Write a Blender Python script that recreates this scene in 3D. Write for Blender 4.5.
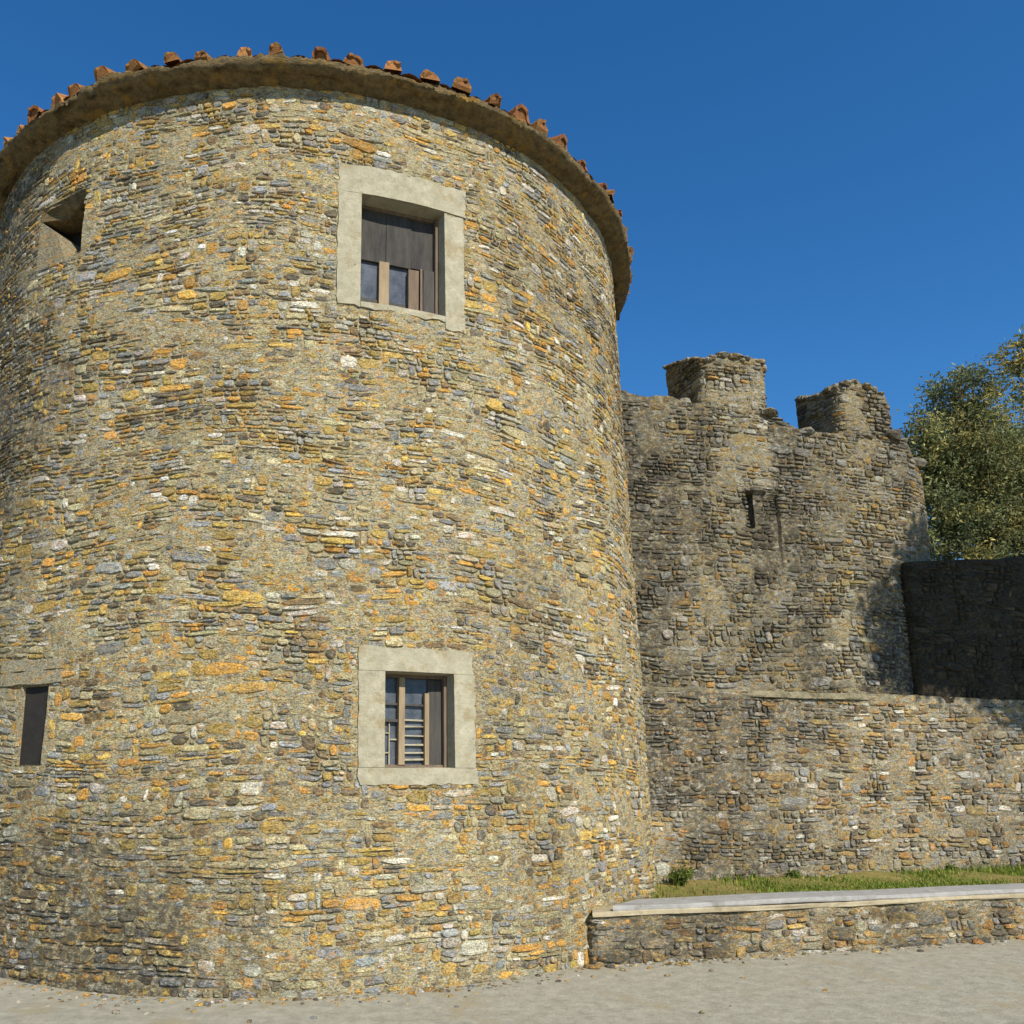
import bpy, math, random
import numpy as np

# ------------------------------------------------------------------ camera, light, exposure
sc = bpy.context.scene
for o in list(bpy.data.objects):
    bpy.data.objects.remove(o, do_unlink=True)
COL = sc.collection

PITCH = 0.205
cd = bpy.data.cameras.new("camera")
cam = bpy.data.objects.new("camera", cd)
COL.objects.link(cam)
cam.location = (0, 0, 1.6)
cam.rotation_euler = (math.pi / 2 + PITCH, 0, 0)
cd.sensor_width = 36
cd.lens = 861.88 / 1024 * 36
cd.shift_x = 80.9 / 1024
cd.shift_y = 87.66 / 1024
cd.clip_start = 0.1
cd.clip_end = 3000
sc.camera = cam

SUN_AZ, SUN_EL = math.radians(30), math.radians(38)     # azimuth right of straight behind the camera
SUN = np.array([math.sin(SUN_AZ) * math.cos(SUN_EL), -math.cos(SUN_AZ) * math.cos(SUN_EL), math.sin(SUN_EL)])
world = bpy.data.worlds.new("World")
sc.world = world
world.use_nodes = True
wn, wl = world.node_tree.nodes, world.node_tree.links
wn.clear()
sky = wn.new("ShaderNodeTexSky")
sky.sky_type = 'NISHITA'
sky.sun_disc = False
sky.sun_elevation = SUN_EL
sky.sun_rotation = math.pi - SUN_AZ
sky.air_density = 1.0
sky.dust_density = 0.0
sky.ozone_density = 6.0
sky.altitude = 0
bg = wn.new("ShaderNodeBackground")
bg.inputs[1].default_value = 0.105
wo = wn.new("ShaderNodeOutputWorld")
hs = wn.new("ShaderNodeHueSaturation")       # the deep, polarised blue of the photograph
hs.inputs["Saturation"].default_value = 1.215
wl.new(sky.outputs[0], hs.inputs["Color"])
wl.new(hs.outputs[0], bg.inputs[0])
wl.new(bg.outputs[0], wo.inputs[0])

sd = bpy.data.lights.new("sun", 'SUN')
sd.energy = 4.3
sd.angle = math.radians(0.53)
sd.color = (1.0, 0.925, 0.79)
sun = bpy.data.objects.new("sun", sd)
COL.objects.link(sun)
sun.rotation_euler = (math.pi / 2 - SUN_EL, 0, SUN_AZ)

sc.view_settings.view_transform = 'Standard'
sc.view_settings.look = 'None'
sc.view_settings.gamma = 1
sc.view_settings.exposure = 0.55

# ------------------------------------------------------------------ helpers
RNG = np.random.default_rng(7)
random.seed(7)


class Noise:
    """smooth 2-D noise: a sum of waves with random directions"""
    def __init__(self, rng, scale, n=14):
        a = rng.uniform(0, 2 * np.pi, n)
        k = scale * rng.uniform(0.5, 1.6, n)
        self.kx, self.ky = k * np.cos(a), k * np.sin(a)
        self.ph = rng.uniform(0, 2 * np.pi, n)
        self.n = n

    def __call__(self, x, y):
        x = np.asarray(x, float)
        y = np.asarray(y, float)
        s = 0
        for i in range(self.n):
            s = s + np.sin(self.kx[i] * x + self.ky[i] * y + self.ph[i])
        return s / math.sqrt(self.n / 2)


def smooth(a, b, x):
    t = np.clip((x - a) / (b - a), 0, 1)
    return t * t * (3 - 2 * t)


class Skin:
    """collects vertices, faces and vertex colours of ONE mesh object"""
    def __init__(self):
        self.v, self.f, self.c, self.n = [], [], [], 0

    def add(self, verts, faces, cols, alpha=1.0):
        verts = np.asarray(verts, float).reshape(-1, 3)
        cols = np.asarray(cols, float)
        if cols.ndim == 1:
            cols = np.tile(cols, (len(verts), 1))
        if cols.shape[1] == 3:
            cols = np.concatenate([cols, np.full((len(cols), 1), alpha)], 1)
        self.v.append(verts)
        self.c.append(cols)
        for F in faces:                       # list of (m,k) index arrays
            F = np.asarray(F, int)
            if len(F):
                self.f.append(F.reshape(len(F), -1) + self.n)
        self.n += len(verts)

    def build(self, name, mat, parent=None, shade=False, stain=None):
        V = np.concatenate(self.v)
        CC = np.concatenate(self.c)
        if stain is not None:               # weathering patches and painted shade, carried in the colour's alpha
            CC[:, 3] += 0.9 * np.clip(stain(V), 0, 1)
        me = bpy.data.meshes.new(name)
        loops = np.concatenate([F.ravel() for F in self.f])
        tot = np.concatenate([np.full(len(F), F.shape[1]) for F in self.f])
        me.vertices.add(len(V))
        me.vertices.foreach_set("co", V.ravel().astype(np.float32))
        me.loops.add(len(loops))
        me.loops.foreach_set("vertex_index", loops.astype(np.int32))
        me.polygons.add(len(tot))
        me.polygons.foreach_set("loop_start", np.concatenate([[0], np.cumsum(tot)[:-1]]).astype(np.int32))
        me.polygons.foreach_set("loop_total", tot.astype(np.int32))
        me.update(calc_edges=True)
        at = me.color_attributes.new("tone", 'FLOAT_COLOR', 'POINT')
        at.data.foreach_set("color", CC.ravel().astype(np.float32))
        me.polygons.foreach_set("use_smooth", np.full(len(tot), shade))
        me.materials.append(mat)
        me.validate()
        o = bpy.data.objects.new(name, me)
        COL.objects.link(o)
        if parent is not None:
            o.parent = parent
        return o


def tag(o, label=None, cat=None, group=None, kind=None):
    if label: o["label"] = label
    if cat: o["category"] = cat
    if group: o["group"] = group
    if kind: o["kind"] = kind
    return o


def empty(name, loc=(0, 0, 0)):
    o = bpy.data.objects.new(name, None)
    COL.objects.link(o)
    o.location = loc
    return o


def keep_world(o, root):
    """parent a mesh made in world coordinates to an Empty that is only moved, not turned"""
    o.parent = root
    o.matrix_parent_inverse.identity()
    L = np.array(root.location)
    me = o.data
    n = len(me.vertices)
    co = np.empty(n * 3, np.float32)
    me.vertices.foreach_get("co", co)
    co = (co.reshape(-1, 3) - L).ravel().astype(np.float32)
    me.vertices.foreach_set("co", co)
    me.update()
    return o


BOXF = np.array([[0, 3, 2, 1], [4, 5, 6, 7], [0, 1, 5, 4], [1, 2, 6, 5], [2, 3, 7, 6], [3, 0, 4, 7]])


def box_in(sk, frame, x0, x1, y0, y1, z0, z1, col=(1, 1, 1), jit=0.0, rng=RNG):
    """box in a local frame function (x,y,z)->world"""
    P = np.array([[x0, y0, z0], [x1, y0, z0], [x1, y1, z0], [x0, y1, z0],
                  [x0, y0, z1], [x1, y0, z1], [x1, y1, z1], [x0, y1, z1]], float)
    if jit:
        P = P + rng.normal(0, jit, P.shape)
    sk.add(frame(P), [BOXF], col)


# ------------------------------------------------------------------ materials
def nt(name):
    m = bpy.data.materials.new(name)
    m.use_nodes = True
    n = m.node_tree.nodes
    b = n["Principled BSDF"]
    b.inputs["Roughness"].default_value = 0.9
    b.inputs["Specular IOR Level"].default_value = 0.25
    return m, n, m.node_tree.links, b


def noise_node(n, l, co, scale, detail=4, rough=0.6, sz=1.0, off=0.0):
    mp = n.new("ShaderNodeMapping")
    mp.inputs["Scale"].default_value = (scale, scale, scale * sz)
    mp.inputs["Location"].default_value = (off, off * 1.7, off * 0.6)
    l.new(co, mp.inputs[0])
    t = n.new("ShaderNodeTexNoise")
    t.inputs["Scale"].default_value = 1.0
    t.inputs["Detail"].default_value = detail
    t.inputs["Roughness"].default_value = rough
    l.new(mp.outputs[0], t.inputs["Vector"])
    return t.outputs["Fac"]


def ramp(n, l, src, p0, p1, v0=0.0, v1=1.0):
    r = n.new("ShaderNodeMapRange")
    r.inputs[1].default_value = p0
    r.inputs[2].default_value = p1
    r.inputs[3].default_value = v0
    r.inputs[4].default_value = v1
    l.new(src, r.inputs[0])
    return r.outputs[0]


def mixc(n, l, fac, a, b, mode='MIX'):
    m = n.new("ShaderNodeMix")
    m.data_type = 'RGBA'
    m.blend_type = mode
    for s, x in ((m.inputs[0], fac), (m.inputs[6], a), (m.inputs[7], b)):
        if isinstance(x, (int, float)):
            s.default_value = x
        elif isinstance(x, tuple):
            s.default_value = (*x, 1) if len(x) == 3 else x
        else:
            l.new(x, s)
    return m.outputs[2]


def mul(n, l, a, b):
    m = n.new("ShaderNodeMath")
    m.operation = 'MULTIPLY'
    for s, x in zip(m.inputs, (a, b)):
        if isinstance(x, (int, float)):
            s.default_value = x
        else:
            l.new(x, s)
    return m.outputs[0]


def masonry_mat(name, mortar, smear=0.45, lichen=0.6, orange=(0.58, 0.285, 0.045), stain=0.5, stain_lo=0.5,
                dark=(0.05, 0.045, 0.035), gain=1.0, grey=0.3, chipg=1.0):
    m, n, l, b = nt(name)
    tc = n.new("ShaderNodeTexCoord").outputs["Object"]
    at = n.new("ShaderNodeAttribute")
    at.attribute_name = "tone"
    col = at.outputs["Color"]
    # alpha of the vertex colour: 1 + stain on stones, stain on mortar; stain includes painted shade
    gt = n.new("ShaderNodeMath"); gt.operation = 'GREATER_THAN'; gt.inputs[1].default_value = 0.97
    l.new(at.outputs["Alpha"], gt.inputs[0])
    stone = gt.outputs[0]
    sb = n.new("ShaderNodeMath"); sb.operation = 'SUBTRACT'
    l.new(at.outputs["Alpha"], sb.inputs[0]); l.new(stone, sb.inputs[1])
    vstain_shade = sb.outputs[0]
    # small chips and pebbles bedded in the mortar
    wob = n.new("ShaderNodeTexNoise"); wob.inputs["Scale"].default_value = 14; wob.inputs["Detail"].default_value = 4
    l.new(tc, wob.inputs["Vector"])
    ad = n.new("ShaderNodeVectorMath"); ad.operation = 'MULTIPLY_ADD'
    ad.inputs[1].default_value = (0.07, 0.07, 0.05)
    l.new(wob.outputs["Color"], ad.inputs[0]); l.new(tc, ad.inputs[2])
    def chips(sx, sz):
        mp = n.new("ShaderNodeMapping"); mp.inputs["Scale"].default_value = (sx, sx, sz)
        l.new(ad.outputs[0], mp.inputs[0])
        vo = n.new("ShaderNodeTexVoronoi"); vo.inputs["Scale"].default_value = 1
        l.new(mp.outputs[0], vo.inputs["Vector"])
        sp = n.new("ShaderNodeSeparateColor"); l.new(vo.outputs["Color"], sp.inputs[0])
        cr = n.new("ShaderNodeValToRGB"); cr.color_ramp.interpolation = 'CONSTANT'
        stops = [(0.0, mortar), (0.22, (0.36, 0.24, 0.07)), (0.36, (0.23, 0.235, 0.22)), (0.5, (0.40, 0.36, 0.25)), (0.62, (0.15, 0.125, 0.085)),
                 (0.72, (orange[0], orange[1], orange[2] * 1.2)), (0.78, (0.46, 0.44, 0.38)), (0.84, (0.30, 0.24, 0.12)), (0.93, (0.08, 0.072, 0.06))]
        e = cr.color_ramp.elements
        while len(e) < len(stops): e.new(0.5)
        for q, (p_, c_) in zip(e, stops):
            q.position = p_
            q.color = (*[x * chipg for x in c_], 1)
        l.new(sp.outputs[0], cr.inputs[0])
        return cr.outputs[0], vo.outputs["Distance"]
    chc, chd = chips(17, 36)
    chc2, _ = chips(40, 75)
    ms = noise_node(n, l, tc, 15, 6, 0.7, 1.9, 3.1)
    mfac = mul(n, l, ramp(n, l, ms, 0.5, 0.62), smear)
    mcol = mixc(n, l, noise_node(n, l, tc, 30, 4, 0.7, 1.5, 9.0), tuple(0.6 * x for x in mortar), tuple(1.4 * x for x in mortar))
    mcol = mixc(n, l, ramp(n, l, noise_node(n, l, tc, 9, 5, 0.7, 1.6, 61.0), 0.38, 0.56, 0.0, 0.9), mcol, chc)
    mcol = mixc(n, l, 0.35, mcol, chc2)
    inv = n.new("ShaderNodeMath"); inv.operation = 'SUBTRACT'; inv.inputs[0].default_value = 1.0
    l.new(stone, inv.inputs[1])
    mx_ = n.new("ShaderNodeMath"); mx_.operation = 'MAXIMUM'
    l.new(inv.outputs[0], mx_.inputs[0]); l.new(mfac, mx_.inputs[1])
    col = mixc(n, l, 0.22, col, chc2)
    col = mixc(n, l, mx_.outputs[0], col, mcol)
    # fine mottling inside every stone
    fine = noise_node(n, l, tc, 60, 6, 0.8, 2.0, 1.3)
    col = mixc(n, l, 1.0, col, mixc(n, l, ramp(n, l, fine, 0.36, 0.66), (0.22, 0.215, 0.21), (1.85, 1.82, 1.72)), 'MULTIPLY')
    # ochre and orange lichen
    l1 = noise_node(n, l, tc, 11, 6, 0.74, 1.7, 17.0)
    l2 = noise_node(n, l, tc, 1.1, 3, 0.6, 1.0, 5.0)
    lf = mul(n, l, ramp(n, l, l1, 0.57, 0.61), ramp(n, l, l2, 0.30, 0.50))
    lc = mixc(n, l, noise_node(n, l, tc, 20, 3, 0.6, 1.0, 2.0), (orange[0] * 0.75, orange[1] * 1.15, orange[2] * 1.4), (orange[0] * 1.15, orange[1] * 0.8, orange[2]))
    col = mixc(n, l, mul(n, l, lf, lichen), col, lc)
    # pale grey crust
    g1 = noise_node(n, l, tc, 8.0, 6, 0.74, 1.6, 29.0)
    g2 = noise_node(n, l, tc, 0.8, 3, 0.6, 1.0, 41.0)
    gf = mul(n, l, ramp(n, l, g1, 0.55, 0.66), ramp(n, l, g2, 0.45, 0.62))
    col = mixc(n, l, mul(n, l, gf, grey), col, (0.46, 0.46, 0.42))
    # dark weathering stains with ragged edges
    s1 = noise_node(n, l, tc, 0.55, 4, 0.6, 0.6, 12.0)
    s2 = noise_node(n, l, tc, 16, 6, 0.75, 1.4, 33.0)
    sf = mul(n, l, ramp(n, l, s1, stain_lo, stain_lo + 0.16), ramp(n, l, s2, 0.4, 0.6, 0.15, 1.0))
    col = mixc(n, l, mul(n, l, sf, stain), col, dark)
    vs_ = mul(n, l, vstain_shade, ramp(n, l, s2, 0.42, 0.54, 0.15, 1.0))  # weathering and painted shade from the vertex alpha
    col = mixc(n, l, vs_, col, tuple(1.2 * x for x in dark))
    # black pits
    p1 = noise_node(n, l, tc, 34, 4, 0.7, 1.6, 51.0)
    col = mixc(n, l, ramp(n, l, p1, 0.585, 0.66, 0, 0.85), col, (0.04, 0.035, 0.026))
    p2 = noise_node(n, l, tc, 7, 7, 0.75, 3.2, 71.0)          # open joints, long and thin
    rg = n.new("ShaderNodeMath"); rg.operation = 'SUBTRACT'; rg.inputs[1].default_value = 0.5
    l.new(p2, rg.inputs[0])
    ab = n.new("ShaderNodeMath"); ab.operation = 'ABSOLUTE'; l.new(rg.outputs[0], ab.inputs[0])
    col = mixc(n, l, mul(n, l, ramp(n, l, ab.outputs[0], 0.004, 0.016, 0.8, 0.0), ramp(n, l, s2, 0.42, 0.55)), col, (0.05, 0.043, 0.03))
    if gain != 1.0:
        col = mixc(n, l, 1.0, col, (gain, gain, gain), 'MULTIPLY')
    l.new(col, b.inputs["Base Color"])
    bp = n.new("ShaderNodeBump")
    bp.inputs["Strength"].default_value = 0.9
    bp.inputs["Distance"].default_value = 0.02
    l.new(noise_node(n, l, tc, 38, 6, 0.75, 1.7, 1.3), bp.inputs["Height"])
    l.new(bp.outputs[0], b.inputs["Normal"])
    b.inputs["Roughness"].default_value = 0.95
    b.inputs["Specular IOR Level"].default_value = 0.15
    return m


def rough_mat(name, c0, c1, scale=14, c2=None, c2lo=0.55, bump=0.6, dist=0.01, rough=0.9, sz=1.0, attr=False, speck=0.5, scale2=2.2):
    m, n, l, b = nt(name)
    tc = n.new("ShaderNodeTexCoord").outputs["Object"]
    col = mixc(n, l, ramp(n, l, noise_node(n, l, tc, scale, 6, 0.7, sz), 0.3, 0.7), c0, c1)
    if c2:
        col = mixc(n, l, ramp(n, l, noise_node(n, l, tc, scale2, 6, 0.7, sz, 7.0), c2lo, c2lo + 0.12), col, c2)
    col = mixc(n, l, ramp(n, l, noise_node(n, l, tc, scale * 5, 4, 0.7, 1.0, 3.0), 0.6, 0.72, 0, speck), col,
               tuple(0.3 * x for x in c0))
    if attr:
        at = n.new("ShaderNodeAttribute")
        at.attribute_name = "tone"
        col = mixc(n, l, 1.0, col, at.outputs["Color"], 'MULTIPLY')
    l.new(col, b.inputs["Base Color"])
    bp = n.new("ShaderNodeBump")
    bp.inputs["Strength"].default_value = bump
    bp.inputs["Distance"].default_value = dist
    l.new(noise_node(n, l, tc, scale * 3, 6, 0.7, sz, 5.0), bp.inputs["Height"])
    l.new(bp.outputs[0], b.inputs["Normal"])
    b.inputs["Roughness"].default_value = rough
    return m


M_TOWER = masonry_mat("tower_rubble", (0.40, 0.36, 0.215), smear=0.40, lichen=0.75, stain=0.5, stain_lo=0.52, grey=0.5)
M_UPPER = masonry_mat("old_rubble", (0.28, 0.255, 0.175), smear=0.36, lichen=0.6, orange=(0.42, 0.25, 0.04), stain=0.7, stain_lo=0.48, grey=0.7, gain=0.88)
M_RET = masonry_mat("terrace_rubble", (0.27, 0.25, 0.18), smear=0.45, lichen=0.42, stain=0.7, stain_lo=0.47, grey=0.85)
M_DARK = masonry_mat("shaded_rubble", (0.05, 0.040, 0.023), smear=0.6, lichen=0.10, stain=0.5, stain_lo=0.42, grey=0.05, dark=(0.032, 0.027, 0.018), chipg=0.18)  # dark stone with part of the wall's shade put into its colour
M_PARA = masonry_mat("parapet_rubble", (0.27, 0.24, 0.15), smear=0.5, lichen=0.6, stain=0.6, stain_lo=0.48, grey=0.35)
M_CORN = rough_mat("cornice_mortar", (0.08, 0.06, 0.03), (0.34, 0.25, 0.115), 11, (0.40, 0.24, 0.055), 0.55, 1.0, 0.06, sz=2.5, speck=0.85, scale2=4.5)
M_TILE = rough_mat("terracotta", (0.19, 0.075, 0.03), (0.40, 0.165, 0.055), 18, (0.34, 0.20, 0.06), 0.55, 0.9, 0.015, attr=True)
M_ROOF = rough_mat("roof_terracotta", (0.22, 0.085, 0.035), (0.36, 0.16, 0.07), 10)
M_SURR = rough_mat("pale_plaster", (0.28, 0.255, 0.175), (0.42, 0.385, 0.275), 10, (0.29, 0.24, 0.14), 0.51, 0.9, 0.012, speck=0.7, scale2=5.0)
M_WOOD = rough_mat("weathered_wood", (0.10, 0.07, 0.048), (0.21, 0.155, 0.105), 22, None, 0.5, 0.5, 0.004, sz=0.12)
M_WOODP = rough_mat("pale_wood", (0.20, 0.145, 0.085), (0.34, 0.26, 0.16), 26, (0.22, 0.09, 0.04), 0.64, 0.4, 0.004, sz=0.15)
M_BOARD = rough_mat("dark_boards", (0.03, 0.029, 0.028), (0.075, 0.068, 0.06), 16, (0.10, 0.062, 0.025), 0.6, 0.5, 0.004, sz=0.2)
M_GREYB = rough_mat("grey_boards", (0.045, 0.043, 0.04), (0.085, 0.08, 0.07), 24, None, 0.5, 0.5, 0.004, sz=0.12)
M_HOLE = rough_mat("dark_interior", (0.02, 0.018, 0.015), (0.035, 0.03, 0.026), 8)
M_COPE = rough_mat("coping_concrete", (0.24, 0.235, 0.215), (0.36, 0.35, 0.325), 9, (0.19, 0.18, 0.15), 0.58, 0.5, 0.006, speck=0.7)
M_LIP = rough_mat("coping_mortar", (0.28, 0.23, 0.14), (0.42, 0.36, 0.24), 9, (0.2, 0.16, 0.09), 0.6, 0.6, 0.01)
M_ROAD = rough_mat("road_concrete", (0.24, 0.225, 0.17), (0.40, 0.375, 0.29), 8, (0.31, 0.265, 0.17), 0.54, 0.9, 0.012, speck=0.8, scale2=1.6)
M_SOIL = rough_mat("mossy_soil", (0.16, 0.13, 0.045), (0.27, 0.21, 0.06), 12, (0.14, 0.15, 0.03), 0.5, 0.9, 0.02, scale2=5)
M_LAND = rough_mat("dry_earth", (0.16, 0.14, 0.09), (0.24, 0.21, 0.14), 1.5)
M_BARK = rough_mat("bark", (0.07, 0.05, 0.035), (0.14, 0.11, 0.08), 14, None, 0.5, 1.0, 0.03, sz=0.3)


def glass_mat():
    m, n, l, b = nt("window_glass")
    tc = n.new("ShaderNodeTexCoord").outputs["Object"]
    col = mixc(n, l, ramp(n, l, noise_node(n, l, tc, 9, 5, 0.7), 0.35, 0.7), (0.05, 0.058, 0.072), (0.11, 0.125, 0.15))
    l.new(col, b.inputs["Base Color"])
    b.inputs["Roughness"].default_value = 0.06
    b.inputs["Specular IOR Level"].default_value = 0.18
    return m


def leaf_mat(name):
    m, n, l, b = nt(name)
    at = n.new("ShaderNodeAttribute")
    at.attribute_name = "tone"
    l.new(at.outputs["Color"], b.inputs["Base Color"])
    b.inputs["Roughness"].default_value = 0.6
    b.inputs["Specular IOR Level"].default_value = 0.3
    tr = n.new("ShaderNodeBsdfTranslucent")
    l.new(at.outputs["Color"], tr.inputs[0])
    mx = n.new("ShaderNodeMixShader")
    mx.inputs[0].default_value = 0.35
    l.new(b.outputs[0], mx.inputs[1])
    l.new(tr.outputs[0], mx.inputs[2])
    l.new(mx.outputs[0], n["Material Output"].inputs[0])
    return m


M_GLASS = glass_mat()
M_LEAF = leaf_mat("foliage")

# ------------------------------------------------------------------ masonry builder
PAL_TOWER = [((0.42, 0.375, 0.225), 26), ((0.36, 0.355, 0.29), 13), ((0.47, 0.325, 0.08), 17), ((0.60, 0.31, 0.055), 9), ((0.26, 0.285, 0.305), 14),
             ((0.64, 0.61, 0.53), 9), ((0.21, 0.145, 0.08), 7), ((0.085, 0.08, 0.07), 6)]
PAL_OLD = [((0.28, 0.26, 0.19), 30), ((0.30, 0.22, 0.09), 11), ((0.38, 0.21, 0.05), 4), ((0.23, 0.235, 0.225), 22),
           ((0.44, 0.42, 0.36), 9), ((0.15, 0.12, 0.075), 12), ((0.07, 0.066, 0.058), 12)]
PAL_RET = [((0.31, 0.285, 0.21), 28), ((0.36, 0.25, 0.09), 15), ((0.42, 0.21, 0.05), 6), ((0.24, 0.25, 0.25), 18),
           ((0.56, 0.54, 0.48), 11), ((0.18, 0.13, 0.075), 11), ((0.09, 0.085, 0.075), 13)]
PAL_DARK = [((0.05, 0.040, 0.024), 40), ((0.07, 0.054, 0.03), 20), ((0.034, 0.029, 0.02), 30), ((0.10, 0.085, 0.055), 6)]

SIZES_FINE = [(0.07, (0.22, 0.40), (0.08, 0.14)), (0.50, (0.10, 0.22), (0.036, 0.07)), (0.43, (0.045, 0.11), (0.04, 0.09))]
SIZES_MID = [(0.09, (0.22, 0.38), (0.10, 0.18)), (0.5, (0.10, 0.22), (0.04, 0.08)), (0.41, (0.05, 0.13), (0.045, 0.10))]


def pack(L, H, blocked, rng, sizes, cell=0.02):
    """random rubble in broken courses: stones of mixed length, some two courses tall, some slots split in two thin ones"""
    (pb, bw, bh), (pm, mw, mh), (ps, sw, sh) = sizes
    uc = (np.arange(int(L / cell)) + 0.5) * cell
    nu = len(uc)
    out = []
    v = 0.0
    res = {}
    vs = []
    while v < H - 0.02:
        h = rng.uniform(mh[0], mh[1]) if rng.random() < 0.75 else rng.uniform(mh[0] * .8, mh[0] * 1.1)
        vs.append((v, min(h, H - v)))
        v += h
    reserved = np.zeros((len(vs) + 3, nu), bool)
    for k, (v, h) in enumerate(vs):
        vv = v + h * np.array([0.15, 0.5, 0.85])[:, None]
        occ = np.broadcast_to(blocked(uc[None, :], vv), (3, nu)).any(0) | reserved[k]
        nxt = None
        if k + 1 < len(vs):
            v2, h2 = vs[k + 1]
            nxt = np.broadcast_to(blocked(uc[None, :], v2 + h2 * np.array([0.2, 0.8])[:, None]), (2, nu)).any(0)
        i = 0
        while i < nu:
            if occ[i]:
                i += 1
                continue
            e = i
            while e < nu and not occ[e] and e - i < 40: e += 1
            run = e - i
            x = rng.random()
            w = rng.uniform(*bw) if x < pb else (rng.uniform(*mw) if x < pb + pm else rng.uniform(*sw))
            w = max(2, int(w / cell))
            if run - w < 3: w = run if run * cell < bw[1] else run // 2
            w = min(w, run)
            if w < 2:
                i += max(w, 1)
                continue
            u0, ww = i * cell, w * cell
            hh = h
            if nxt is not None and rng.random() < (0.16 if ww < .34 else 0.25) and not nxt[i:i + w].any():
                reserved[k + 1, i:i + w] = True
                hh = h + vs[k + 1][1]
            if hh > 0.075 and ww > 0.10 and rng.random() < 0.22:
                f = rng.uniform(0.35, 0.65)
                c = rng.uniform(0.3, 0.7) if rng.random() < .6 else 1.0
                out.append((u0, v, ww, hh * f))
                if c < 1:
                    out.append((u0, v + hh * f, ww * c, hh * (1 - f)))
                    out.append((u0 + ww * c, v + hh * f, ww * (1 - c), hh * (1 - f)))
                else:
                    out.append((u0, v + hh * f, ww, hh * (1 - f)))
            else:
                g = rng.uniform(0.86, 1.08)
                out.append((u0, v + hh * (1 - g) * rng.random(), ww, hh * g))
            i += w
    return np.array(out).reshape(-1, 4)


def stones(sk, P, rects, rng, pal, relief=(0.003, 0.014), gap=(0.002, 0.016), warp=0.03, u_off=0.0, K=11):
    if not len(rects): return
    N = len(rects)
    w0 = Noise(rng, 3.0)
    w1 = Noise(rng, 2.2)
    w2 = Noise(rng, 14.0)
    cu = rects[:, 0] + rects[:, 2] / 2 + u_off
    cv = rects[:, 1] + rects[:, 3] / 2
    g = rng.uniform(*gap, N)
    hw = np.maximum(rects[:, 2] - g, 0.02) / 2
    hh = np.maximum(rects[:, 3] - g * 0.8, 0.018) / 2
    n = rng.uniform(2.4, 6.0, N)[:, None]
    th = (np.arange(K) / K * 2 * np.pi)[None, :] + rng.uniform(0, 0.5, (N, 1))
    r = (np.abs(np.cos(th)) ** n + np.abs(np.sin(th)) ** n) ** (-1 / n)
    r = r * (1 + rng.normal(0, 0.075, (N, K)))
    du, dv = hw[:, None] * r * np.cos(th), hh[:, None] * r * np.sin(th)
    sl = rng.normal(0, 0.045, N)[:, None]
    dv = dv + du * sl
    rel = rng.uniform(*relief, N) ** 1.0
    tu, tv = rng.normal(0, 0.05, N), rng.normal(0, 0.10, N)
    pts = []
    for s, d in ((1.0, None), (0.90, 0.6), (0.62, 1.0)):
        uu, vv = cu[:, None] + du * s, cv[:, None] + dv * s
        uu = uu + warp * w0(uu, vv * 1.5) + 0.004 * w2(uu, vv)
        vv = vv + warp * 0.8 * w1(uu, vv * 1.5) + 0.003 * w2(vv, uu)
        if d is None:
            dd = np.full_like(uu, -0.012)
        else:
            dd = rel[:, None] * d + (tu[:, None] * du + tv[:, None] * dv) * s + rng.normal(0, 0.0022, uu.shape)
        pts.append(P(uu, vv, dd))
    V = np.stack(pts, 1)                       # N,3,K,3
    palc = np.array([c for c, _ in pal])
    pw = np.array([x for _, x in pal], float)
    ci = rng.choice(len(pal), N, p=pw / pw.sum())
    base = palc[ci] * rng.lognormal(0, 0.24, (N, 1)) * (1 + rng.normal(0, 0.025, (N, 3)))
    c = base[:, None, None, :] * (1 + rng.normal(0, 0.09, (N, 3, K, 1)))
    c[:, 0] *= 0.92
    idx = np.arange(N)[:, None] * (3 * K)
    k0 = np.arange(K)
    k1 = (k0 + 1) % K
    q = []
    for ring in (0, 1):
        q.append(np.stack([idx + ring * K + k0, idx + ring * K + k1, idx + (ring + 1) * K + k1, idx + (ring + 1) * K + k0], -1).reshape(-1, 4))
    top = idx + 2 * K + k0[None, :]
    sk.add(V.reshape(-1, 3), [np.concatenate(q), top], np.clip(c, 0.01, 0.9).reshape(-1, 3))


def mortar_grid(sk, P, us, vs, rng, col, skip=None, Hf=None, Hmin=None, Hmax=None, amp=0.006, dfun=None):
    us, vs = np.asarray(us), np.asarray(vs)
    U, Vv = np.meshgrid(us, vs)
    if Hf is not None:
        h = Hf(U)
        Vv = np.where(Vv <= Hmin, Vv, Hmin + (Vv - Hmin) * (h - Hmin) / (Hmax - Hmin))
    nz = Noise(rng, 9.0)
    d = amp * nz(U, Vv) + rng.normal(0, amp * 0.35, U.shape)
    if dfun is not None: d = d + dfun(U, Vv)
    X = P(U, Vv, d)
    nu, nv = len(us), len(vs)
    I = np.arange(nu * nv).reshape(nv, nu)
    q = np.stack([I[:-1, :-1], I[:-1, 1:], I[1:, 1:], I[1:, :-1]], -1)
    if skip is not None:
        cu = (U[:-1, :-1] + U[1:, 1:]) / 2
        cv = (Vv[:-1, :-1] + Vv[1:, 1:]) / 2
        keep = ~skip(cu, cv)
        q = q[keep]
    else:
        q = q.reshape(-1, 4)
    nc = Noise(rng, 5.0)
    c = np.array(col)[None, :] * (1 + 0.16 * nc(U, Vv).reshape(-1, 1) + rng.normal(0, 0.10, (nu * nv, 1)))
    sk.add(X.reshape(-1, 3), [q.reshape(-1, 4)], np.clip(c, 0.01, 0.9), 0.0)


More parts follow.
